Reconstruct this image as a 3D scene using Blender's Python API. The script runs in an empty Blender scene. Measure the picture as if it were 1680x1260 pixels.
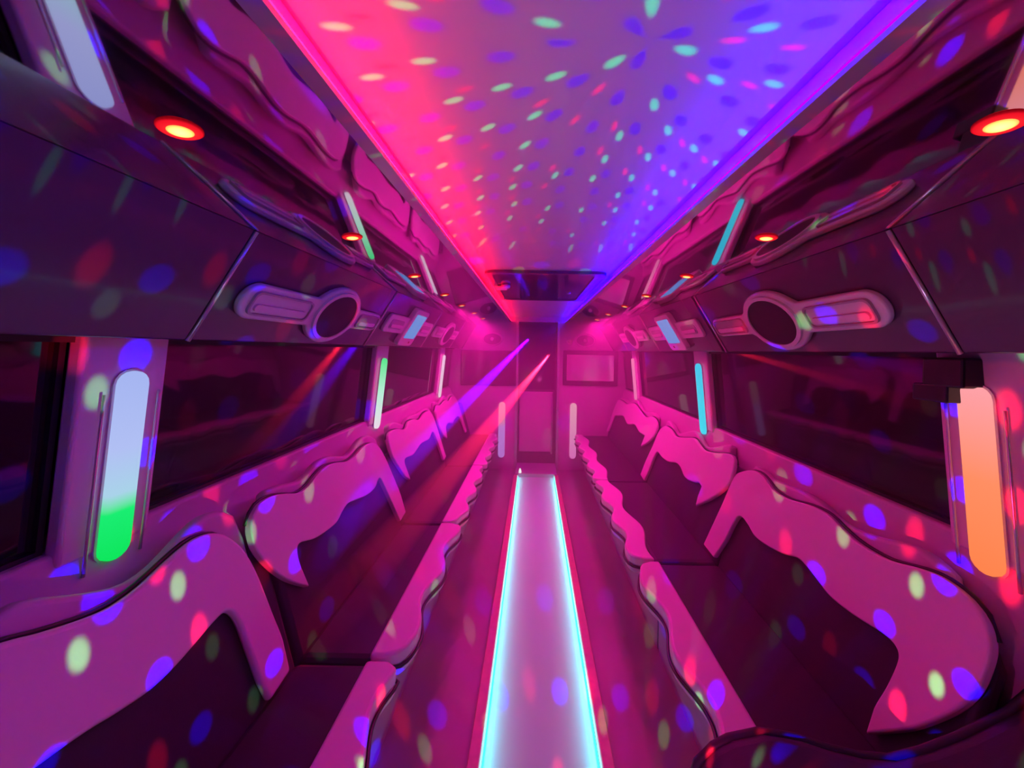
import bpy, bmesh, math, random
from mathutils import Vector, Matrix
random.seed(4)
SC = bpy.context.scene
COL = SC.collection
PI = math.pi
R = math.radians

# ------------------------------------------------------------------ materials
def new_mat(name):
    m = bpy.data.materials.new(name); m.use_nodes = True
    return m, m.node_tree.nodes, m.node_tree.links

def pbr(name, col, rough=.5, metal=0., spec=.5, coat=0., bump=0., bscale=200., var=0., vscale=6.):
    m, N, L = new_mat(name)
    b = N['Principled BSDF']
    b.inputs['Base Color'].default_value = (*col, 1)
    b.inputs['Roughness'].default_value = rough
    b.inputs['Metallic'].default_value = metal
    b.inputs['Specular IOR Level'].default_value = spec
    b.inputs['Coat Weight'].default_value = coat
    b.inputs['Coat Roughness'].default_value = .06
    tc = N.new('ShaderNodeTexCoord')
    if bump:
        n = N.new('ShaderNodeTexNoise'); n.inputs['Scale'].default_value = bscale; n.inputs['Detail'].default_value = 3
        L.new(tc.outputs['Object'], n.inputs['Vector'])
        bp = N.new('ShaderNodeBump'); bp.inputs['Strength'].default_value = bump; bp.inputs['Distance'].default_value = .004
        L.new(n.outputs['Fac'], bp.inputs['Height']); L.new(bp.outputs['Normal'], b.inputs['Normal'])
    if var:
        n = N.new('ShaderNodeTexNoise'); n.inputs['Scale'].default_value = vscale
        L.new(tc.outputs['Object'], n.inputs['Vector'])
        mr = N.new('ShaderNodeMapRange'); mr.inputs['To Min'].default_value = 1 - var; mr.inputs['To Max'].default_value = 1 + var
        L.new(n.outputs['Fac'], mr.inputs['Value'])
        mx = N.new('ShaderNodeVectorMath'); mx.operation = 'SCALE'; mx.inputs[0].default_value = col
        L.new(mr.outputs['Result'], mx.inputs['Scale']); L.new(mx.outputs['Vector'], b.inputs['Base Color'])
    return m

def glow(name, stops, strength=1., axis='Z', lo=0., hi=1., radial=False):
    """a lamp's own light: emission ramp along one object axis (or outwards from its middle)"""
    m, N, L = new_mat(name)
    N.remove(N['Principled BSDF'])
    e = N.new('ShaderNodeEmission'); e.inputs['Strength'].default_value = strength
    L.new(e.outputs[0], N['Material Output'].inputs['Surface'])
    if len(stops) == 1:
        e.inputs['Color'].default_value = (*stops[0][1], 1); return m
    tc = N.new('ShaderNodeTexCoord'); mr = N.new('ShaderNodeMapRange')
    if radial:
        ln = N.new('ShaderNodeVectorMath'); ln.operation = 'LENGTH'
        L.new(tc.outputs['Object'], ln.inputs[0]); L.new(ln.outputs['Value'], mr.inputs['Value'])
    else:
        sp = N.new('ShaderNodeSeparateXYZ'); L.new(tc.outputs['Object'], sp.inputs[0]); L.new(sp.outputs[axis], mr.inputs['Value'])
    mr.inputs['From Min'].default_value = lo; mr.inputs['From Max'].default_value = hi
    r = N.new('ShaderNodeValToRGB'); L.new(mr.outputs['Result'], r.inputs['Fac']); L.new(r.outputs['Color'], e.inputs['Color'])
    el = r.color_ramp.elements
    while len(el) < len(stops): el.new(.5)
    for k, (p, c) in enumerate(stops):
        el[k].position = p; el[k].color = (*c, 1)
    return m

M = {}
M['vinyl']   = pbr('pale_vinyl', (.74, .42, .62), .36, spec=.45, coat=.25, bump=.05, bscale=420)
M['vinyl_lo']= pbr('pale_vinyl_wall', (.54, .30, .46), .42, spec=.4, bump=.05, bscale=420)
M['dark']    = pbr('dark_vinyl', (.036, .018, .034), .5, spec=.35, bump=.12, bscale=260)
M['pipe']    = pbr('black_piping', (.012, .006, .010), .4)
M['plinth']  = pbr('bench_plinth', (.36, .24, .38), .45)
M['bulk']    = pbr('plum_laminate', (.082, .026, .074), .25, spec=.35, coat=.2)
M['seam']    = pbr('seam_bead', (.75, .6, .68), .25, metal=.6)
M['bezel']   = pbr('bezel_plastic', (.70, .52, .62), .32, coat=.3)
M['tray']    = pbr('recess_plastic', (.40, .27, .34), .4)
M['grille']  = pbr('speaker_grille', (.018, .008, .014), .55, bump=.5, bscale=900)
M['glass']   = pbr('tinted_glass', (.014, .005, .012), .05, spec=.55)
M['gasket']  = pbr('window_gasket', (.012, .008, .012), .45)
M['mirror']  = pbr('soffit_mirror', (.66, .58, .64), .035, metal=1.)
M['chrome']  = pbr('rail_silver', (.62, .56, .62), .3, metal=.85)
M['ceil']    = pbr('stretch_ceiling', (.66, .47, .68), .30, spec=.3, coat=.12)
M['floor']   = pbr('dark_floor', (.30, .16, .22), .35, spec=.35, var=.25, vscale=3)
M['panel']   = pbr('walkway_white', (.46, .52, .66), .38, spec=.3, bump=.04, bscale=60)
M['wood']    = pbr('walkway_edge_wood', (.60, .22, .26), .4, var=.25, vscale=30)
M['endwall'] = pbr('end_partition', (.50, .24, .44), .35, coat=.2)
M['door']    = pbr('door_dark', (.14, .06, .10), .35)
M['black']   = pbr('black_plastic', (.012, .009, .012), .35)
M['tv']      = pbr('screen_gloss', (.03, .012, .02), .08, spec=.6)
M['mirrorx'] = pbr('screen_mirror', (.90, .60, .82), .16, metal=.75)
M['shell']   = pbr('cabin_shell', (.03, .015, .025), .7)
M['hatch']   = pbr('smoked_hatch', (.015, .008, .014), .10, spec=.35)
M['led_red'] = glow('red_led', [(0, (1, .001, .012))], 52)
M['led_blue']= glow('blue_led', [(0, (.008, .0, 1))], 70)
M['led_cyan']= glow('cyan_led', [(0, (.05, 1., .9))], 1.8)
M['lens']    = glow('downlight_lens', [(0, (1., 1., .45)), (.62, (1., .80, .20)), (.85, (1., .30, .06)), (1, (1., .05, .03))], 1.5, radial=True, lo=0, hi=.0205)
M['ring']    = glow('downlight_halo', [(0, (1., .02, .03)), (.75, (.9, .006, .02)), (1, (.25, .001, .006))], 1.0, radial=True, lo=.018, hi=.0285)  # red halo around the lens, put into a glowing ring that fades outwards
M['screen']  = glow('blue_screen', [(0, (.13, .30, .78))], 1.0)

# ------------------------------------------------------------------ builders
def link(o, parent):
    COL.objects.link(o)
    if parent is not None: o.parent = parent
    return o

def origin(parent):
    v = Vector((0, 0, 0))
    while parent is not None:
        v += parent.location; parent = parent.parent
    return v

def mesh(name, verts, faces, mat, parent=None, smooth=False, at=None):
    """vertices in cabin coordinates; the object's own origin is its parent's (or `at`)"""
    off = Vector(at) if at is not None else origin(parent)
    me = bpy.data.meshes.new(name)
    me.from_pydata([Vector(v) - off for v in verts], [], faces)
    bm = bmesh.new(); bm.from_mesh(me); bmesh.ops.recalc_face_normals(bm, faces=bm.faces); bm.to_mesh(me); bm.free()
    me.materials.append(mat)
    if smooth:
        for p in me.polygons: p.use_smooth = True
    o = bpy.data.objects.new(name, me)
    link(o, parent)
    if at is not None: o.location = Vector(at) - origin(parent)
    return o

def bevel(o, w, seg=2, ang=40):
    m = o.modifiers.new('edge', 'BEVEL'); m.width = w; m.segments = seg; m.limit_method = 'ANGLE'; m.angle_limit = R(ang)
    return o

def box(name, x0, x1, y0, y1, z0, z1, mat, parent=None, bev=0, at=None):
    v = [(x, y, z) for x in (x0, x1) for y in (y0, y1) for z in (z0, z1)]
    f = [(0,1,3,2), (4,6,7,5), (0,4,5,1), (2,3,7,6), (0,2,6,4), (1,5,7,3)]
    o = mesh(name, v, f, mat, parent, at=at)
    return bevel(o, bev) if bev else o

def prism(name, pts, fn, c0, c1, mat, parent=None, bev=0, seg=3, at=None, smooth=True):
    """extrude the outline pts (a, b) between depths c0 and c1; fn(a, b, c) gives cabin coordinates"""
    n = len(pts)
    v = [fn(a, b, c0) for a, b in pts] + [fn(a, b, c1) for a, b in pts]
    f = [tuple(range(n))[::-1], tuple(range(n, 2*n))] + [(i, (i+1) % n, n + (i+1) % n, n + i) for i in range(n)]
    o = mesh(name, v, f, mat, parent, at=at)
    if bev: bevel(o, bev, seg, 50)
    if smooth:
        for p in o.data.polygons: p.use_smooth = True
        o.data.set_sharp_from_angle(angle=R(55))
    return o

def frame_ring(name, outer, inner, fn, c0, c1, mat, parent=None, at=None):
    """a rim between two outlines with the same number of points"""
    n = len(outer)
    v = [fn(a, b, c) for c in (c0, c1) for P in (outer, inner) for a, b in P]
    f = []
    for i in range(n):
        j = (i+1) % n
        f += [(2*n+i, 2*n+j, 3*n+j, 3*n+i), (i, j, 2*n+j, 2*n+i), (n+i, 3*n+i, 3*n+j, n+j), (i, n+i, n+j, j)]
    return mesh(name, v, f, mat, parent, at=at)

def tube(name, path, r, mat, parent=None, k=6, at=None):
    P = [Vector(p) for p in path]; V = []; Fc = []
    for i, p in enumerate(P):
        t = (P[min(i+1, len(P)-1)] - P[max(i-1, 0)]).normalized()
        a = t.cross(Vector((.13, .21, .97))).normalized(); b = t.cross(a)
        for q in range(k):
            w = 2*PI*q/k; V.append(p + a*(r*math.cos(w)) + b*(r*math.sin(w)))
    for i in range(len(P)-1):
        for q in range(k):
            Fc.append((i*k+q, i*k+(q+1) % k, (i+1)*k+(q+1) % k, (i+1)*k+q))
    Fc += [tuple(range(k))[::-1], tuple(range((len(P)-1)*k, len(P)*k))]
    return mesh(name, V, Fc, mat, parent, smooth=True, at=at)

def lathe(name, prof, mat, parent=None, seg=28, fn=None, at=None):
    """turn a (radius, height) profile about z, placed through fn"""
    fn = fn or (lambda x, y, z: (x, y, z)); V = []; Fc = []
    for r, h in prof:
        for q in range(seg): V.append(fn(r*math.cos(2*PI*q/seg), r*math.sin(2*PI*q/seg), h))
    for i in range(len(prof)-1):
        for q in range(seg): Fc.append((i*seg+q, i*seg+(q+1) % seg, (i+1)*seg+(q+1) % seg, (i+1)*seg+q))
    Fc += [tuple(range(seg))[::-1], tuple(range((len(prof)-1)*seg, len(prof)*seg))]
    return mesh(name, V, Fc, mat, parent, smooth=True, at=at)

def smooth_closed(P, n=4):
    out = []; m = len(P)
    for i in range(m):
        p0, p1, p2, p3 = (Vector((*P[(i+d) % m], 0)) for d in (-1, 0, 1, 2))
        sharp = (p1-p0).angle(p2-p1, 0) > 1.15 or (p2-p1).angle(p3-p2, 0) > 1.15
        for s in range(n):
            t = s/n
            q = p1.lerp(p2, t) if sharp else .5*((2*p1) + (p2-p0)*t + (2*p0-5*p1+4*p2-p3)*t*t + (3*p1-p0-3*p2+p3)*t**3)
            out.append((q.x, q.y))
    return out

def stadium(w, h, n=8):
    """rounded bar outline w wide, h tall about the origin"""
    r = w/2; L_ = h/2 - r
    return [(r*math.cos(PI*i/n), L_ + r*math.sin(PI*i/n)) for i in range(n+1)] + [(-r*math.cos(PI*i/n), -L_ - r*math.sin(PI*i/n)) for i in range(n+1)]

def rrect(a0, a1, b0, b1, r, n=4):
    o = []
    for cx, cy, s in ((a1-r, b1-r, 0), (a0+r, b1-r, 1), (a0+r, b0+r, 2), (a1-r, b0+r, 3)):
        o += [(cx + r*math.cos(PI/2*(s + i/n)), cy + r*math.sin(PI/2*(s + i/n))) for i in range(n+1)]
    return o

def tag(o, label, cat, group=None):
    o['label'] = label; o['category'] = cat
    if group: o['group'] = group
    return o

def thing(name, loc, label, cat, group=None, rot=None):
    o = bpy.data.objects.new(name, None); o.empty_display_size = .05; COL.objects.link(o)
    o.location = loc
    if rot: o.rotation_euler = rot
    return tag(o, label, cat, group)

def struct(o):
    o['kind'] = 'structure'; return o

# ------------------------------------------------------------------ cabin dimensions
Y0, Y1 = -1.30, 4.85           # cabin ends
CZ_ = 1.922                    # height of the stretched ceiling
def wall_x(z): return 1.062 + (1.42 - z)*.10
SIDES = ((-1, 'left'), (1, 'right'))

# floor, walls, ceiling
struct(box('floor', -1.35, 1.35, Y0-.1, Y1+.4, -.06, 0, M['floor']))
for s, nm in SIDES:
    a, b, c = wall_x(1.95), wall_x(1.03), wall_x(0)
    pts = [(s*a, 1.98), (s*(a+.16), 1.98), (s*(c+.16), -.06), (s*c, -.06)]
    # lower wall under the windows, header over them
    zs = 1.03
    lo = [(s*wall_x(zs), zs), (s*(wall_x(zs)+.14), zs), (s*(c+.14), 0), (s*c, 0)]
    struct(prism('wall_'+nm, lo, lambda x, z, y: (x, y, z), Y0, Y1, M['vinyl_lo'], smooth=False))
    hd = [(s*wall_x(1.98), 1.98), (s*(wall_x(1.98)+.2), 1.98), (s*(wall_x(1.50)+.2), 1.50), (s*wall_x(1.50), 1.50)]
    struct(prism('wall_%s_header' % nm, hd, lambda x, z, y: (x, y, z), Y0, Y1, M['shell'], smooth=False))
struct(box('wall_front', -1.35, 1.35, Y0-.1, Y0, 0, 2.0, M['shell']))
struct(box('ceiling', -.41, .41, Y0, Y1, CZ_, CZ_+.03, M['ceil']))

# windows between the pillars
WIN = [(-1.25, .84), (1.04, 2.42), (2.62, 4.10), (4.28, 4.84)]
k = 0
for s, nm in SIDES:
    for (ya, yb) in WIN:
        k += 1
        fn = lambda y, z, c, s=s: (s*(wall_x(z) + .03 - c), y, z)
        w = prism('window_%d' % k, [(ya, 1.035), (yb, 1.035), (yb, 1.515), (ya, 1.515)], fn, -.012, 0, M['glass'], smooth=False)
        struct(w)
        frame_ring('window_frame', [(ya, 1.03), (yb, 1.03), (yb, 1.52), (ya, 1.52)], [(ya+.012, 1.045), (yb-.012, 1.045), (yb-.012, 1.505), (ya+.012, 1.505)], fn, -.004, .012, M['gasket'], w)

# pillar covers
PIL = [(.84, 1.04), (2.42, 2.62), (4.10, 4.28)]
k = 0
for s, nm in SIDES:
    for (ya, yb) in PIL:
        k += 1
        fn = lambda y, z, c, s=s: (s*(wall_x(z) + .017 - c), y, z)
        struct(prism('trim_%d' % k, [(ya, 1.0), (yb, 1.0), (yb, 1.53), (ya, 1.53)], fn, 0, .035, M['vinyl'], bev=.008))
        o = bpy.context.scene.objects[-1] if False else None
    # slanted sill shelf between glass and bench backs
    xs = wall_x(1.03)
    k += 1
    xi_ = 1.01 if s < 0 else 1.062
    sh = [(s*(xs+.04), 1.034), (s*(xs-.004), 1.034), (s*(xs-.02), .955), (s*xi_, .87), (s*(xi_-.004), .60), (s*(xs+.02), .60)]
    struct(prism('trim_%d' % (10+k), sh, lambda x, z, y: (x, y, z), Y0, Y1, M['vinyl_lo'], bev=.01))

# end partition
ey = Y1
struct(box('wall_back', -1.4, -.25, ey, ey+.06, 0, 2.0, M['endwall']))
struct(box('wall_back_right', .25, 1.4, ey, ey+.06, 0, 2.0, M['endwall']))
struct(box('wall_back_top', -.25, .25, ey, ey+.06, 1.86, 2.0, M['endwall']))
struct(box('trim_21', -.275, -.245, ey-.02, ey+.10, 0, 1.87, M['chrome']))
struct(box('trim_22', .245, .275, ey-.02, ey+.10, 0, 1.87, M['chrome']))
struct(box('floor_step', -.25, .25, 4.52, ey+.2, 0, .05, M['plinth'], bev=.01))
d = struct(box('door_1', -.25, .25, ey+.10, ey+.14, .05, 1.90, M['door']))
box('upper_panel', -.235, .225, ey+.085, ey+.10, 1.0, 1.84, M['tv'], d)
box('lower_panel', -.225, .19, ey+.085, ey+.10, .20, .97, M['endwall'], d, bev=.006)
box('grab_rail', .185, .205, ey+.04, ey+.07, .18, .97, M['chrome'], d, bev=.008)

# ------------------------------------------------------------------ slanted overhead consoles
XB, ZB, XT, ZT = .96, 1.512, .785, 1.80
SL = math.hypot(XB-XT, ZT-ZB); UX, UZ = -(XB-XT)/SL, (ZT-ZB)/SL       # up-slope direction (x inwards)
NX, NZ = -UZ, UX                                                       # outward normal (towards the aisle, down)
def slope(s):
    def fn(y, t, c):
        return (s*(XB + UX*t + NX*c), y, ZB + UZ*t + NZ*c)
    return fn
def zt(z): return (z - ZB)/UZ

def half_outline(prof, tc):
    up = [(y, tc + h) for y, h in prof]; dn = [(y, tc - h) for y, h in reversed(prof)]
    return up + dn
def ell(yc, tc, ry, rt, n=32): return [(yc + ry*math.cos(2*PI*i/n), tc + rt*math.sin(2*PI*i/n)) for i in range(n)]

SEC = [(-1.28, -.04), (-.02, 1.00), (1.02, 2.04), (2.06, 3.06), (3.08, 4.10), (4.12, 4.84)]
def console(s, nm, idx):
    ya, yb = SEC[idx]; fn = slope(s); dy = -.10 if (s > 0 and idx <= 1) else 0.
    if s > 0:
        ya += -.10 if idx <= 1 else (-.10 if idx == 2 else 0.); yb += -.10 if idx <= 1 else (-.04 if idx == 2 else 0)
    words = {1: 'large plain plum overhead console nearest the camera on the %s',
             2: '%s overhead plum console with a large oval speaker and a pill shaped vent',
             3: '%s overhead plum console with a small blue screen between two recesses',
             4: '%s overhead plum console with a small oval speaker far down the cabin',
             5: 'last plain plum overhead console on the %s beside the end partition'}[idx] % nm
    ya -= .004; yb += .004
    t = thing('overhead_console', (s*XB, (ya+yb)/2, ZB), words, 'overhead console', 'overhead consoles along both sides')
    # body: slanted fascia with a level underside running back to the wall
    body = [(XB, ZB), (XT, ZT), (XT+.02, ZT+.09), (1.02, ZT+.09), (1.045, ZB)]
    b = prism('body', [(s*x, z) for x, z in body], lambda x, z, y: (x, y, z), ya, yb, M['bulk'], t, bev=.004, smooth=False)
    tube('seam_bead', [fn(yb+.006, -.002, .001), fn(yb+.006, SL, .001)], .006, M['seam'], t)
    if idx == 2:
        oy = 1.58 if s < 0 else 1.48
        tc = zt(1.637); ye = 2.0 if s < 0 else 1.95; y0 = 1.07 if s < 0 else 1.0
        prof = []
        N_ = 64
        for i in range(N_+1):
            y = y0 + (ye-y0)*(.5-.5*math.cos(PI*i/N_))
            a = .058*math.sqrt(max(0, 1-max(0, (y0+.058-y)/.058)**2))
            if y > oy: a = .048*math.sqrt(max(0., 1-max(0, (y-ye+.04)/.04)**2))
            e = .128*math.sqrt(max(0, 1-((y-oy)/.175)**2)); prof.append((y, max(a, e, .001)))
        prism('bezel', half_outline(prof, tc), fn, 0, .022, M['bezel'], t, bev=.007)
        lip = ell(oy, tc, .150, .112)
        frame_ring('speaker_rim', lip, ell(oy, tc, .132, .098), fn, .02, .031, M['bezel'], t)
        prism('speaker_grille', ell(oy, tc, .140, .104), fn, .018, .026, M['grille'], t)
        for (va, vb, h, nmx) in ((y0+.035, oy-.20, .033, 'vent'), (oy+.19, ye-.03, .030, 'vent')):
            v = prism(nmx, rrect(va, vb, tc-h, tc+h, h*.6), fn, .02, .0245, M['bezel'] if vb < oy else M['tray'], t)
            frame_ring('vent_rim', rrect(va-.006, vb+.006, tc-h-.006, tc+h+.006, h*.6), rrect(va, vb, tc-h, tc+h, h*.6), fn, .02, .030, M['tray'], v)
            prism('vent_flap', rrect(va+.015, vb-.015, tc-h*.75, tc-h*.05, .01), fn, .024, .031, M['vinyl'], v)
    if idx in (3, 4):
        tc = zt(1.648); ya2, yb2 = ya+.06, yb-.06
        oc = (ya2+yb2)/2
        if idx == 3:
            prism('bezel', rrect(ya2, yb2, tc-.058, tc+.058, .03), fn, 0, .018, M['bezel'], t, bev=.006)
            q = .09; T0, T1 = tc-.145, tc+.145
            sh = .10
            par = [(oc-.16-sh*-.5, T0), (oc+.10+sh*.5, T0), (oc+.16-sh*.5+.05, T1), (oc-.10-sh*.5+.05, T1)]
            par = rrect(oc-.135, oc+.135, tc-.135, tc+.135, .03)
            prism('screen_bezel', par, fn, .0, .034, M['bezel'], t, bev=.006)
            prism('screen', rrect(oc-.10, oc+.10, tc-.075, tc+.10, .006), fn, .03, .037, M['screen'], t, smooth=False)
            prism('switch', rrect(oc+.04, oc+.055, tc-.112, tc-.098, .004), fn, .03, .037, M['ring'], t)
        else:
            prism('bezel', rrect(ya2, yb2, tc-.05, tc+.05, .03), fn, 0, .018, M['bezel'], t, bev=.006)
            prism('speaker_rim', ell(oc, tc, .16, .12), fn, 0, .03, M['bezel'], t, bev=.006)
            prism('speaker_grille', ell(oc, tc, .115, .085), fn, .028, .034, M['grille'], t)
        for va, vb in ((ya2+.05, oc-.19), (oc+.19, yb2-.05)):
            v = prism('vent', rrect(va, vb, tc-.03, tc+.03, .018), fn, .015, .0205, M['tray'], t)
            prism('vent_flap', rrect(va+.012, vb-.012, tc-.02, tc+.002, .008), fn, .019, .026, M['vinyl'], v)
for s, nm in SIDES:
    for i in range(1, 6): console(s, nm, i)

# ------------------------------------------------------------------ mirrored soffit, rails, LED strips
XI, ZI = .362, 1.862
for s, nm in SIDES:
    prof = [(s*(XT-.003), ZT+.0015), (s*XI, ZI), (s*XI, ZI+.010), (s*(XT-.003), ZT+.0115)]
    o = prism('soffit_mirror', prof, lambda x, z, y: (x, y, z), Y0, Y1-.002, M['mirror'], smooth=False)
    tag(o, 'long tilted mirror soffit on the %s reflecting the windows and bench backs' % nm, 'mirror')
    cove = [(s*.3605, 1.8685), (s*.3675, CZ_-.001), (s*.3655, CZ_-.001), (s*.3585, 1.8685)]
    struct(prism('trim_%d' % (41 if s < 0 else 42), cove, lambda x, z, y: (x, y, z), Y0, Y1-.002, M['ceil'], smooth=False))
    rail = [(s*.338, 1.858), (s*.366, 1.858), (s*.380, CZ_), (s*.368, CZ_), (s*.360, 1.868), (s*.338, 1.866)]
    struct(prism('trim_%d' % (31 if s < 0 else 32), rail, lambda x, z, y: (x, y, z), Y0, Y1-.002, M['chrome'], smooth=False))
    ld = [(s*.3395, 1.8662), (s*.352, 1.8668), (s*.352, 1.872), (s*.3395, 1.8716)]
    o = prism('led_strip', ld, lambda x, z, y: (x, y, z), Y0, Y1-.01, M['led_red' if s < 0 else 'led_blue'], smooth=False)
    tag(o, 'glowing %s strip along the %s edge of the ceiling' % (('red', 'left') if s < 0 else ('blue', 'right')), 'led strip')

# ------------------------------------------------------------------ downlights in the soffit
TILT = math.atan2(ZI-ZT, XT-XI)
LX = .595; LZ = ZT + (XT-LX)*math.tan(TILT)
ORD = ['first', 'second', 'third', 'fourth', 'fifth', 'sixth', 'seventh', 'eighth']
def make_downlight():
    t = thing('downlight', (0, 0, 0), 'x', 'downlight', 'red downlights in the mirror soffits')
    lathe('bezel', [(.0180, -.004), (.0210, -.005), (.0250, -.0035), (.0285, -.001), (.0285, .003)], M['ring'], t)  # rim glows in place of the lamp's halo on the mirror
    lathe('lens', [(.0001, -.0065), (.008, -.0060), (.014, -.0050), (.0190, -.003), (.0190, .002)], M['lens'], t)
    ld = bpy.data.lights.new('downlight_lamp', 'SPOT'); ld.energy = 1; ld.spot_size = R(165); ld.spot_blend = 1.; ld.shadow_soft_size = .02
    lo = bpy.data.objects.new('downlight_lamp', ld); COL.objects.link(lo); lo.parent = t; lo.location = (0, 0, -.03)
    return t
DLY = [.585, 1.14, 1.735, 2.32, 2.87, 3.46, 4.05]
DLYR = [.535, 1.075, 1.635, 2.22, 2.75, 3.36, 3.95]
DPOW = [.3, .8, 3.8, 12.0, 28.0, 48.0, 58.0]
LAMPCOL = (1., .008, .39)
proto = make_downlight()
first = True
for s, nm in SIDES:
    for i, y in enumerate(DLY if s < 0 else DLYR):
        if first: o = proto; first = False; kids = list(proto.children)
        else:
            o = proto.copy(); COL.objects.link(o)
            for c in kids:
                q = c.copy(); COL.objects.link(q); q.parent = o
        o.location = (s*LX, y, LZ); o.rotation_euler = (0, s*TILT, 0)
        o['label'] = 'round red downlight in the %s mirror soffit, %s' % (nm, '%s one ahead of the camera' % ORD[i])
for o in [o for o in COL.objects if o.type == 'LIGHT']:
    o.data = o.data.copy()
    i = min(range(7), key=lambda q: abs((DLY if o.parent.location.x < 0 else DLYR)[q] - o.parent.location.y))
    o.data.energy = DPOW[i]; o.data.color = (LAMPCOL[0], LAMPCOL[1], .25 + .03*i)

# ------------------------------------------------------------------ light bars on pillars and end wall
W1 = (.50, .60, .82)
BARS = {
 (-1, 0): ([(0, (.004, .75, .10)), (.26, (.01, .80, .16)), (.36, (.38, .62, .78)), (.6, (.42, .50, .86)), (1, (.36, .44, .84))], 'white to green light bar on the nearest left pillar'),
 (-1, 1): ([(0, (1.0, .75, .95)), (.5, (.55, .95, .80)), (1, (.06, .85, .28))], 'white and green light bar on the second left pillar'),
 (-1, 2): ([(0, (1.0, .70, .9)), (1, (.95, .65, .95))], 'pinkish white light bar on the far left pillar'),
 (1, 0): ([(0, (1.0, .22, .07)), (.5, (1.0, .26, .12)), (1, (.95, .34, .38))], 'orange and pink light bar on the nearest right pillar'),
 (1, 1): ([(0, (.03, .75, 1.0)), (1, (.02, .62, .95))], 'cyan light bar on the second right pillar'),
 (1, 2): ([(0, (1.0, .20, .52)), (1, (1.0, .24, .50))], 'pink light bar on the far right pillar')}
TY = [.945, 2.53, 4.21]
for (s, i), (st, lab) in BARS.items():
    zc, h = 1.200, .465
    st = [(p, c) for p, c in st]
    fn = lambda a, b, c, s=s, i=i, zc=zc: (s*(wall_x(zc+b) - .018 - c), TY[i] + a, zc + b)
    t = thing('light_bar', (s*wall_x(zc), TY[i], zc), lab, 'light bar', 'light bars on the pillars')
    g = glow('bar_glow', st, 1.05, 'Z', -.232, .232)
    prism('diffuser', stadium(.066, h), fn, 0, .022, g, t, bev=.006)
    prism('housing', stadium(.076, h+.01), fn, -.006, .004, M['bezel'], t)
    if i == 0:
        for da, nmx in ((-.062, 'pinstripe'), (.066, 'pinstripe')):
            tube(nmx, [fn(da, -.24 + .42*q/8, .012) for q in range(9)], .0035, M['seam'], t)
for x, lab, st in ((-.44, 'tall pink and lilac light bar left of the end door', [(0, (.58, .22, .85)), (.55, (.62, .24, .85)), (.65, (.85, .25, .50)), (1, (.85, .30, .50))]),
                   (.46, 'tall pink light bar right of the end door', [(0, (.95, .20, .66)), (1, (1.0, .42, .60))])):
    zc = .495
    t = thing('light_bar', (x, ey, zc), lab, 'light bar', 'light bars beside the end door')
    fn = lambda a, b, c, x=x, zc=zc: (x + a, ey - .001 - c, zc + b)
    prism('diffuser', stadium(.082, .70), fn, 0, .022, glow('bar_glow', st, 1.0, 'Z', -.35, .35), t, bev=.006)
    prism('housing', stadium(.092, .71), fn, -.004, .004, M['bezel'], t)

# ------------------------------------------------------------------ lit walkway
t = thing('walkway', (0, 1.6, 0), 'long white walkway down the aisle with cyan glowing edges', 'walkway')
box('panel', -.206, .206, Y0, 4.52, .001, .008, M['panel'], t)
for s, nm in SIDES:
    box('led_edge', *sorted((s*.2060, s*.2095)), Y0, 4.50, .008, .024, M['led_cyan'], t)
    box('wooden_edge', *sorted((s*.2095, s*.262)), Y0, 4.52, .001, .036, M['wood'], t, bev=.004)

for s, nm in SIDES:
    ld = bpy.data.lights.new('edge_lamp', 'AREA'); ld.shape = 'RECTANGLE'; ld.size = 5.7; ld.size_y = .012
    ld.color = (.03, 1., .92); ld.energy = 4.0
    lo = bpy.data.objects.new('edge_lamp', ld); COL.objects.link(lo); lo.parent = t
    lo.location = (s*.2095, .05, .044)
    d_ = Vector((-s*math.cos(R(58)), 0, -math.sin(R(58))))
    zz = -d_; xx = Vector((0, 1, 0)); yy = zz.cross(xx)
    lo.rotation_euler = Matrix((xx, yy, zz)).transposed().to_euler()
# ------------------------------------------------------------------ benches
L1 = [(0.031,0.42),(0.021,0.586),(0.0,0.773),(0.031,0.877),(0.094,0.934),(0.187,0.955),(0.312,0.934),(0.436,0.918),(0.54,0.949),(0.627,0.981),(0.668,0.975),(0.711,0.959),(0.776,0.94),(0.826,0.933),(0.883,0.939),(0.938,0.954),(0.99,0.967),(1.035,0.973),(1.083,0.965),(1.126,0.939),(1.161,0.894),(1.182,0.847),(1.201,0.77),(1.218,0.644),(1.23,0.555),(1.226,0.461),(1.127,0.451),(1.114,0.513),(1.11,0.543),(1.103,0.619),(1.095,0.695),(1.084,0.733),(1.062,0.755),(1.023,0.753),(0.974,0.743),(0.911,0.731),(0.85,0.728),(0.789,0.738),(0.734,0.751),(0.671,0.76),(0.617,0.762),(0.519,0.736),(0.416,0.726),(0.312,0.747),(0.229,0.752),(0.197,0.69),(0.197,0.586),(0.208,0.43)]
R1 = [(1.93,.47),(2.049,.476),(1.993,.711),(1.96,.865),(1.903,.914),(1.818,.945),(1.741,.938),(1.663,.911),(1.564,.91),(1.453,.93),(1.365,.933),(1.292,.914),(1.216,.901),(1.124,.903),(1.042,.925),(.991,.934),(.94,.929),(.898,.913),(.868,.885),(.853,.848),(.851,.802),(.857,.749),(.874,.699),(.908,.638),(.953,.571),(1.001,.516),(1.045,.468),(1.044,.539),(1.030,.609),(1.022,.674),(1.026,.704),(1.047,.717),(1.083,.718),(1.13,.711),(1.192,.704),(1.265,.704),(1.324,.719),(1.389,.735),(1.437,.737),(1.513,.713),(1.603,.698),(1.688,.695),(1.745,.714),(1.801,.726),(1.838,.715),(1.862,.66),(1.883,.575)]
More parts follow.
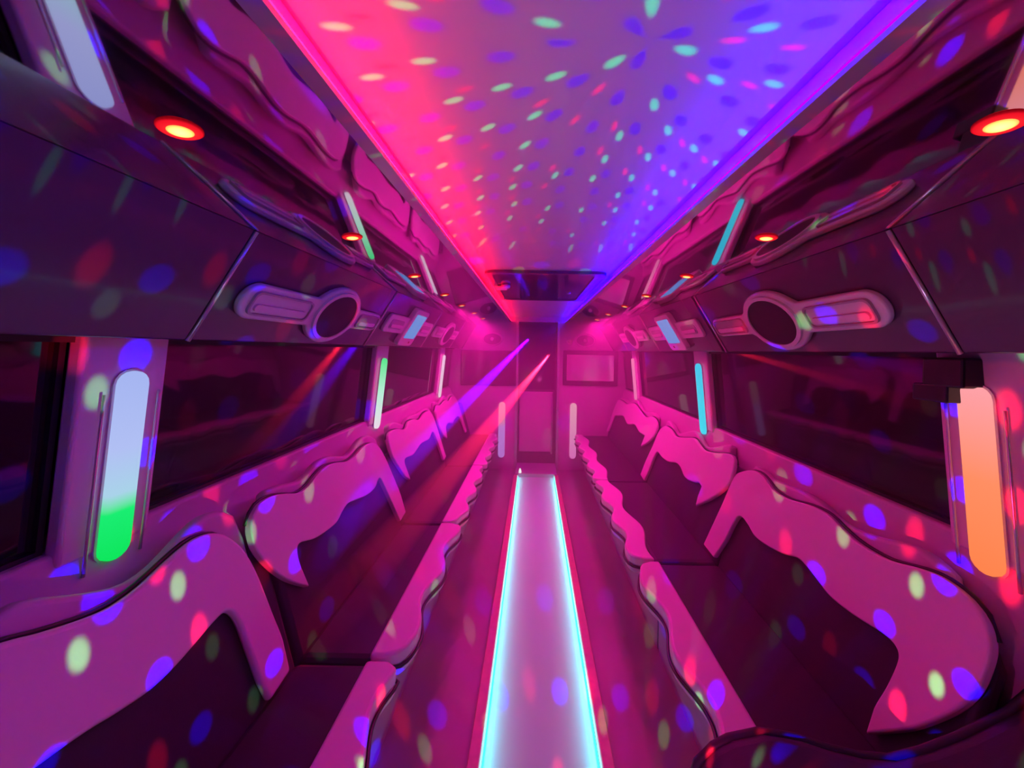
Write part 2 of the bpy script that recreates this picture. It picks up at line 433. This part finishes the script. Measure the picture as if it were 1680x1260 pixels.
L2 = [(1.212,0.907),(1.226,0.937),(1.252,0.958),(1.284,0.972),(1.34,0.973),(1.405,0.956),(1.474,0.934),(1.539,0.937),(1.601,0.956),(1.673,0.971),(1.751,0.967),(1.862,0.943),(1.945,0.947),(2.052,0.966),(2.147,0.963),(2.216,0.929),(2.264,0.852),(2.305,0.734),(2.343,0.598),(2.348,0.492),(2.249,0.482),(2.233,0.522),(2.209,0.595),(2.174,0.692),(2.144,0.763),(2.115,0.77),(2.053,0.745),(1.956,0.743),(1.843,0.762),(1.771,0.773),(1.716,0.762),(1.653,0.74),(1.564,0.741),(1.488,0.75),(1.423,0.771),(1.394,0.77),(1.383,0.743),(1.384,0.701),(1.399,0.621),(1.357,0.654),(1.304,0.703),(1.26,0.76),(1.228,0.816),(1.212,0.861)]
L3 = [(2.367,0.894),(2.381,0.943),(2.436,0.966),(2.547,0.959),(2.691,0.929),(2.782,0.963),(2.89,0.961),(3.035,0.935),(3.191,0.962),(3.331,0.956),(3.397,0.902),(3.427,0.767),(3.464,0.523),(3.376,0.513),(3.349,0.651),(3.291,0.774),(3.22,0.779),(3.125,0.756),(2.939,0.771),(2.823,0.759),(2.699,0.744),(2.562,0.761),(2.525,0.731),(2.55,0.622),(2.493,0.658),(2.424,0.743),(2.376,0.824)]
L4 = [(3.505,0.928),(3.595,0.965),(3.74,0.949),(3.954,0.969),(4.104,0.944),(4.271,0.969),(4.415,0.934),(4.488,0.825),(4.55,0.523),(4.478,0.523),(4.426,0.648),(4.343,0.731),(4.156,0.742),(4.0,0.721),(3.844,0.752),(3.698,0.731),(3.657,0.638),(3.574,0.69),(3.506,0.794)]
R2 = [(3.251,.458),(3.227,.574),(3.167,.733),(3.127,.858),(3.034,.917),(2.901,.915),(2.783,.891),(2.61,.922),(2.506,.942),(2.423,.926),(2.327,.909),(2.2,.928),(2.092,.954),(2.031,.958),(1.994,.936),(1.982,.883),(1.985,.825),(2.04,.757),(2.136,.676),(2.243,.602),(2.25,.66),(2.24,.718),(2.278,.726),(2.358,.705),(2.471,.694),(2.567,.727),(2.658,.733),(2.788,.703),(2.914,.699),(3.036,.708),(3.08,.642),(3.107,.52),(3.133,.447)]
R3 = [(4.82,.488),(4.80,.685),(4.74,.889),(4.556,.92),(4.30,.915),(4.051,.959),(3.813,.932),(3.565,.90),(3.394,.931),(3.265,.921),(3.20,.88),(3.205,.802),(3.314,.713),(3.449,.647),(3.424,.751),(3.59,.743),(3.799,.776),(4.041,.735),(4.284,.777),(4.568,.735),(4.68,.70),(4.74,.519)]
BACK = {-1: (-.83, .47, -.28), 1: (.89, .47, .28)}
EDGE = {-1: (.482, .592, .597, .83), 1: (.478, .597, .600, .90)}   # front edge, strip inner edge, plinth face, back foot (distance from centre line)
def upper_run(P):
    """the outline's top run from one end to the other, for piping and the rear pad"""
    ys = [p[0] for p in P]; ya, yb = min(ys), max(ys); out = []
    n = 40
    S_ = smooth_closed(P, 4)
    for i in range(n+1):
        y = ya + .006 + (yb-ya-.012)*i/n; zz = []
        for a, b in zip(S_, S_[1:]+S_[:1]):
            if (a[0]-y)*(b[0]-y) <= 0 and a[0] != b[0]: zz.append(a[1] + (b[1]-a[1])*(y-a[0])/(b[0]-a[0]))
        if zz: out.append((y, max(zz)))
    return out

def bench(s, nm, P, sa, sb, lab, amp=.022, lam=.40, ph=0., inner_wave=0.):
    x0, z0, kk = BACK[s]; fr, inn, pl, bk = EDGE[s]
    ys = [p[0] for p in P]; ya, yb = min(ys), max(ys)
    nrm = 1/math.hypot(1, kk)
    def fn(y, z, c):      # seat-back plane; c along the normal towards the aisle
        return (x0 + (z-z0)*kk - s*c*nrm, y, z + abs(kk)*c*nrm)
    t = thing('bench', (s*(inn+bk)/2, (sa+sb)/2, 0), lab, 'bench', 'upholstered benches along both walls')
    # dark padded backrest behind the pale wavy panel
    bz = [(sa, .42), (sb, .42), (sb, .80), (sb-.03, .845), (sa+.03, .845), (sa, .80)]
    prism('backrest', bz, fn, -.055, -.004, M['dark'], t, bev=.018)
    S_ = smooth_closed(P, 4)
    prism('wavy_panel', S_, fn, -.002, .022, M['vinyl'], t, bev=.011, seg=4)
    up = upper_run(P)
    tube('piping', [fn(y, z+.003, .0) for y, z in up], .0055, M['pipe'], t)
    # second padded roll behind, its waves shifted along
    rp = [(y + .07, z + .030 + .012*math.sin(y*13)) for y, z in up[2:-3]]
    rp = [p for p in rp if p[0] < sb-.02]
    rp = [(rp[0][0]-.03, rp[0][1]-.08)] + rp + [(rp[-1][0]+.015, rp[-1][1]-.08)]
    poly = rp + [(rp[-1][0], .80), (rp[0][0], .80)]
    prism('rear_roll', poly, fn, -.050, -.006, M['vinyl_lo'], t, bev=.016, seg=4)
    # dark seat cushion
    top = .445
    box('seat_cushion', *sorted((s*(inn-.02), s*(bk+.0))), sa, sb, .366, top, M['dark'], t, bev=.02)
    # pale wavy front border with a lip under it
    n = 48; fe = []; ie = []
    for i in range(n+1):
        y = sa + (sb-sa)*i/n; e = min(y-sa, sb-y)
        rnd = 0 if e > .05 else .05*(1-math.sqrt(max(0, 1-(1-e/.05)**2)))
        fe.append((fr + amp*math.sin(2*PI*y/lam + ph) + rnd, y))
        ie.append((inn + inner_wave*math.sin(2*PI*y/.55 + ph), y))
    fxy = lambda x, y, z: (s*x, y, z)
    prism('front_border', fe + ie[::-1], fxy, .405, top+.012, M['vinyl'], t, bev=.012, seg=4)
    tube('border_piping', [(s*(x-.004), y, .403) for x, y in fe], .006, M['pipe'], t)
    lip = [(x+.002, y) for x, y in fe] + [(inn, sb), (inn, sa)]
    prism('front_lip', lip, fxy, .368, .399, M['vinyl'], t, bev=.01)
    box('plinth', *sorted((s*pl, s*(bk+.10))), sa, sb, 0, .367, M['plinth'], t)
    return t
bench(-1, 'left', L1, .02, 1.285, 'nearest left bench with a big pale wavy arch panel and dark cushions', ph=2.6)
bench(-1, 'left', L2, 1.305, 2.31, 'second left bench from the camera, below the green and white light bar', ph=1.0)
bench(-1, 'left', L3, 2.33, 3.47, 'third left bench from the camera with dark seat and pink waved panel', ph=.5, lam=.33)
bench(-1, 'left', L4, 3.49, 4.80, 'farthest left bench by the end partition', ph=.0, lam=.33)
bench(1, 'right', R1, .86, 1.925, 'nearest right bench with a large hook shaped pale panel', ph=2.4)
bench(1, 'right', R2, 1.945, 3.13, 'second right bench from the camera, below the cyan light bar', ph=.4, lam=.36, inner_wave=.025)
bench(1, 'right', R3, 3.15, 4.82, 'farthest right bench by the end partition', ph=.2, lam=.33, inner_wave=.02)

# dark padded bench end in the right foreground
t = thing('bench_end', (.75, .78, 0), 'dark rounded padded bench end at the bottom right corner', 'bench end')
prof = [(.30,.0),(.30,.55),(.322,.623),(.355,.657),(.388,.675),(.455,.690),(.537,.678),(.60,.658),(.672,.642),(.74,.637),(.81,.655),(.887,.686),(.994,.742),(1.06,.80),(1.14,.84),(1.14,.0)]
fxz = lambda x, z, y: (x, y, z)
prism('padded_body', prof, fxz, .66, .84, M['dark'], t, bev=.035, seg=5)
tube('piping', [(x, .835, z-.012) for x, z in prof[1:-1]], .010, M['dark'], t, k=8)

# ------------------------------------------------------------------ end wall fittings
t = thing('television', (-.60, ey, 1.27), 'dark flat screen recessed left of the end door', 'television')
box('frame', -.965, -.268, ey-.03, ey-.001, 1.05, 1.49, M['black'], t, bev=.008)
box('screen', -.945, -.288, ey-.033, ey-.03, 1.07, 1.47, M['tv'], t)
t = thing('television', (.66, ey, 1.29), 'shiny pink reflecting screen right of the end door', 'television')
box('frame', .32, 1.01, ey-.03, ey-.001, 1.07, 1.51, M['black'], t, bev=.008)
box('screen', .365, .957, ey-.034, ey-.03, 1.13, 1.455, M['mirrorx'], t)
for x, nm in ((-.576, 'left'), (.594, 'right')):
    t = thing('speaker', (x, ey, 1.635), 'oval dark speaker high on the end partition, %s of the door' % nm, 'speaker', 'oval speakers on the end partition')
    fn = lambda a, b, c, x=x: (x+a, ey+.004-c, 1.635+b)
    prism('rim', ell(0, 0, .13, .085), fn, 0, .02, M['endwall'], t, bev=.006)
    prism('grille', ell(0, 0, .11, .068), fn, .018, .026, M['grille'], t)
    lathe('dust_cap', [(.0001, .034), (.015, .031), (.026, .024)], M['bezel'], t, seg=16, fn=lambda a, b, h, x=x: (x+a, ey-h, 1.635+b))
t = thing('socket', (.40, ey, 1.62), 'small round pink ringed socket beside the right end speaker', 'socket')
lathe('ring', [(.018, .004), (.022, .012), (.032, .012), (.036, .002)], M['bezel'], t, seg=20, fn=lambda a, b, h: (.40+a, ey-h, 1.62+b))
t = thing('aisle_lamp', (-.19, 4.53, .05), 'tiny white lamp on the step at the walkway end', 'lamp')
lathe('bulb', [(.016, .0), (.016, .02), (.008, .05), (.0005, .055)], glow('lamp_white', [(0, (1., .9, 1.))], 1.4), t, seg=12, fn=lambda a, b, h: (-.19+a, 4.545+b, .05+h))

# smoked roof hatch in the ceiling
t = thing('roof_hatch', (.02, 2.55, 1.89), 'dark glossy smoked roof hatch in the far part of the ceiling', 'roof hatch')
fh = lambda a, b, c: (a, b, CZ_-.004-c)
hp = rrect(-.325, .335, 2.02, 3.12, .06); hi_ = rrect(-.285, .275, 2.06, 3.08, .05)
frame_ring('frame', hp, hi_, fh, -.003, .012, M['bulk'], t)
prism('glass', hi_, fh, -.002, .006, M['hatch'], t, smooth=False)
box('latch', -.315, -.235, 2.44, 2.56, CZ_-.025, CZ_-.013, M['bezel'], t, bev=.004)
lathe('latch_knob', [(.026, .0), (.030, .012), (.022, .022), (.001, .024)], M['vinyl'], t, seg=18, fn=lambda a, b, h: (-.235+a, 2.42+b, CZ_-.011-h))
lathe('stud', [(.014, 0), (.014, .008), (.001, .012)], M['chrome'], t, seg=14, fn=lambda a, b, h: (.19+a, 2.72+b, CZ_-.009-h))

# small black sensor box at the top of the nearest right pillar
t = thing('sensor_box', (1.03, .965, 1.45), 'small black box at the top of the nearest right pillar', 'sensor box')
box('body', .99, 1.06, .93, 1.03, 1.425, 1.50, M['black'], t, bev=.006)
box('bracket', .99, 1.07, .965, 1.055, 1.385, 1.43, M['black'], t, bev=.004)

# ------------------------------------------------------------------ disco lamp: a projector of coloured dots
def disco(loc, energy):
    ld = bpy.data.lights.new('disco_lamp', 'POINT'); ld.energy = energy; ld.shadow_soft_size = .004
    ld.use_nodes = True
    N = ld.node_tree.nodes; L = ld.node_tree.links
    em = N['Emission']
    def inp(sock, v):
        if isinstance(v, (int, float)): sock.default_value = v
        else: L.new(v, sock)
    def mth(op, a, b=None, c=None):
        n = N.new('ShaderNodeMath'); n.operation = op; inp(n.inputs[0], a)
        if b is not None: inp(n.inputs[1], b)
        if c is not None: inp(n.inputs[2], c)
        return n.outputs[0]
    g = N.new('ShaderNodeNewGeometry'); sp = N.new('ShaderNodeSeparateXYZ'); L.new(g.outputs['Incoming'], sp.inputs[0])
    dx, dy, dz = sp.outputs
    if DISCO_FLIP: dx, dy, dz = (mth('MULTIPLY', q, -1.) for q in (dx, dy, dz))
    th = mth('MULTIPLY', mth('ARCCOSINE', mth('MINIMUM', mth('MAXIMUM', dz, -.9999), .9999)), 180/PI)
    ph = mth('DIVIDE', mth('ARCTAN2', dy, dx), 2*PI)
    T, D0, D1 = 42., DISCO_CELL[0], DISCO_CELL[1]
    q = mth('ADD', mth('DIVIDE', mth('MINIMUM', th, T), D0), mth('DIVIDE', mth('MAXIMUM', mth('SUBTRACT', th, T), 0.), D1))
    i = mth('FLOOR', q); fq = mth('SUBTRACT', mth('FRACT', q), .5); ic = mth('ADD', i, .5)
    inner = mth('MULTIPLY', ic, D0); outer = mth('ADD', mth('MULTIPLY', mth('SUBTRACT', ic, T/D0), D1), T)
    isin = mth('LESS_THAN', inner, T); D = mth('ADD', mth('MULTIPLY', isin, D0-D1), D1)
    tc = mth('ADD', mth('MULTIPLY', isin, inner), mth('MULTIPLY', mth('SUBTRACT', 1., isin), outer))
    n = mth('MAXIMUM', 1., mth('ROUND', mth('DIVIDE', mth('MULTIPLY', mth('SINE', mth('MULTIPLY', tc, PI/180)), 360.), D)))
    a = mth('ADD', mth('MULTIPLY', mth('ADD', ph, .5), n), mth('MULTIPLY', i, .37))
    j = mth('FLOOR', a); fa = mth('SUBTRACT', mth('FRACT', a), .5)
    cv = N.new('ShaderNodeCombineXYZ'); L.new(i, cv.inputs[0]); L.new(j, cv.inputs[1])
    wn = N.new('ShaderNodeTexWhiteNoise'); wn.noise_dimensions = '2D'; L.new(cv.outputs[0], wn.inputs['Vector'])
    wc = N.new('ShaderNodeSeparateColor'); L.new(wn.outputs['Color'], wc.inputs[0])
    h1, h2, h3 = wc.outputs
    def dot(ca, cq, ra, rq, prob=None, h=None, soft=.35):
        ea = mth('DIVIDE', mth('SUBTRACT', fa, ca), ra); eq = mth('DIVIDE', mth('SUBTRACT', fq, cq), rq)
        r = mth('SQRT', mth('ADD', mth('MULTIPLY', ea, ea), mth('MULTIPLY', eq, eq)))
        mr = N.new('ShaderNodeMapRange'); mr.interpolation_type = 'SMOOTHSTEP'
        L.new(r, mr.inputs['Value']); mr.inputs['From Min'].default_value = 1-soft; mr.inputs['From Max'].default_value = 1+soft
        mr.inputs['To Min'].default_value = 1; mr.inputs['To Max'].default_value = 0
        o = mr.outputs['Result']
        if prob is not None: o = mth('MULTIPLY', o, mth('LESS_THAN', h, prob))
        return o
    inn = isin
    rb = mth('ADD', mth('MULTIPLY', inn, -.005), .135); rq = mth('ADD', mth('MULTIPLY', inn, .10), .145)
    blue = dot(-.17, -.12, rb, rq, .90, h1, .22)
    green = dot(.13, .14, mth('ADD', mth('MULTIPLY', inn, -.022), .085), mth('ADD', mth('MULTIPLY', inn, .05), .14), .80, h2)
    red = dot(.33, -.22, mth('ADD', mth('MULTIPLY', inn, -.045), .10), .19, .66, h3)
    zen = N.new('ShaderNodeMapRange'); zen.interpolation_type = 'SMOOTHSTEP'; L.new(th, zen.inputs['Value'])
    zen.inputs['From Min'].default_value = 40.; zen.inputs['From Max'].default_value = 62.
    def mix(f, A, B):
        m = N.new('ShaderNodeMix'); m.data_type = 'RGBA'; inp(m.inputs[0], f)
        for sck, v in ((m.inputs[6], A), (m.inputs[7], B)):
            if isinstance(v, tuple): sck.default_value = (*v, 1)
            else: L.new(v, sck)
        return m.outputs[2]
    def byzone(A, B): return mix(zen.outputs['Result'], A, B)
    col = byzone(*DISCO['wash'])
    col = mix(red, col, byzone(*DISCO['red']))
    col = mix(blue, col, byzone(*DISCO['blue']))
    col = mix(green, col, byzone(*DISCO['green']))
    L.new(col, em.inputs['Color']); em.inputs['Strength'].default_value = 1.
    o = bpy.data.objects.new('disco_lamp', ld); COL.objects.link(o); o.location = loc
    return o
DISCO_FLIP = False
DISCO_CELL = (4.4, 10.5)
DISCO = {'wash': ((.105, .062, .125), (.052, .003, .024)),
         'blue': ((.0, .0, .62), (.0, .0, 4.5)),
         'green': ((.02, 1.1, .30), (.26, 1.3, .30)),
         'red': ((1.1, .02, .05), (1.9, .02, .09))}
disco((.10, .52, .80), 60)

HAZE = .16
if HAZE:
    m, N, L = new_mat('thin_party_haze')
    N.remove(N['Principled BSDF'])
    v = N.new('ShaderNodeVolumeScatter'); v.inputs['Density'].default_value = HAZE; v.inputs['Color'].default_value = (1, .62, .88, 1); v.inputs['Anisotropy'].default_value = .5
    L.new(v.outputs[0], N['Material Output'].inputs['Volume'])
    o = box('haze', -1.04, 1.04, .9, 4.84, .0005, CZ_-.003, m); o['kind'] = 'stuff'
    tag(o, 'thin pink smoke haze hanging in the cabin air', 'haze')
# two added spot lamps without fixtures, each in an added cone of denser smoke
def beam(a, b, r0, r1, col, power, lab):
    a = Vector(a); b = Vector(b); d = (b-a).normalized()
    ld = bpy.data.lights.new('added_beam_lamp', 'SPOT'); ld.energy = power; ld.color = col; ld.shadow_soft_size = .010
    ld.spot_size = 2*math.atan(r1/(b-a).length)*1.02; ld.spot_blend = .5
    o = bpy.data.objects.new('added_beam_lamp', ld); COL.objects.link(o); o.location = a
    o.rotation_euler = d.to_track_quat('-Z', 'Y').to_euler()
    u = d.cross(Vector((0, 0, 1))).normalized(); w_ = d.cross(u); k = 20
    V = [p + u*(r*math.cos(2*PI*q/k)) + w_*(r*math.sin(2*PI*q/k)) for p, r in ((a + d*.01, r0), (b, r1)) for q in range(k)]
    Fc = [(q, (q+1) % k, k+(q+1) % k, k+q) for q in range(k)] + [tuple(range(k))[::-1], tuple(range(k, 2*k))]
    m, N, L = new_mat('added_beam_smoke'); N.remove(N['Principled BSDF'])
    v = N.new('ShaderNodeVolumeScatter'); v.inputs['Density'].default_value = .9; v.inputs['Color'].default_value = (1, .8, .95, 1); v.inputs['Anisotropy'].default_value = .3
    L.new(v.outputs[0], N['Material Output'].inputs['Volume'])
    o = mesh('added_smoke_cone', V, Fc, m, at=a); o['kind'] = 'stuff'; tag(o, lab, 'smoke cone')
beam((-.10, 4.74, 1.66), (-.93, 1.62, .66), .010, .095, (.05, .0, 1.), 22000, 'added smoke cone lit violet blue, slanting to the left benches')
beam((.15, 4.74, 1.46), (-.76, 1.66, .52), .010, .105, (1., .01, .04), 16000, 'added smoke cone lit red, slanting to the left bench seats')
# ------------------------------------------------------------------ camera and view
cam = bpy.data.cameras.new('camera'); co = bpy.data.objects.new('camera', cam); COL.objects.link(co)
cam.sensor_width = 36; cam.lens = 36*630/1680; cam.clip_start = .02
cam.shift_x = -36/1680; cam.shift_y = -55/1680
co.location = (-.05, 0, 1.5)
co.rotation_euler = (Matrix.Rotation(R(90), 3, 'X') @ Matrix.Rotation(R(1.0), 3, 'Z')).to_euler()
SC.camera = co
w = bpy.data.worlds.new('night'); SC.world = w; w.use_nodes = True
w.node_tree.nodes['Background'].inputs['Color'].default_value = (0, 0, 0, 1)
vs = SC.view_settings; vs.view_transform = 'Standard'; vs.look = 'None'; vs.gamma = 1; vs.exposure = 0; vs.use_curve_mapping = False
SC.cycles.use_denoising = True
SC.cycles.use_adaptive_sampling = True; SC.cycles.adaptive_threshold = .03
SC.cycles.max_bounces = 6; SC.cycles.volume_bounces = 0; SC.cycles.diffuse_bounces = 3; SC.cycles.glossy_bounces = 4
SC.cycles.sample_clamp_indirect = 6
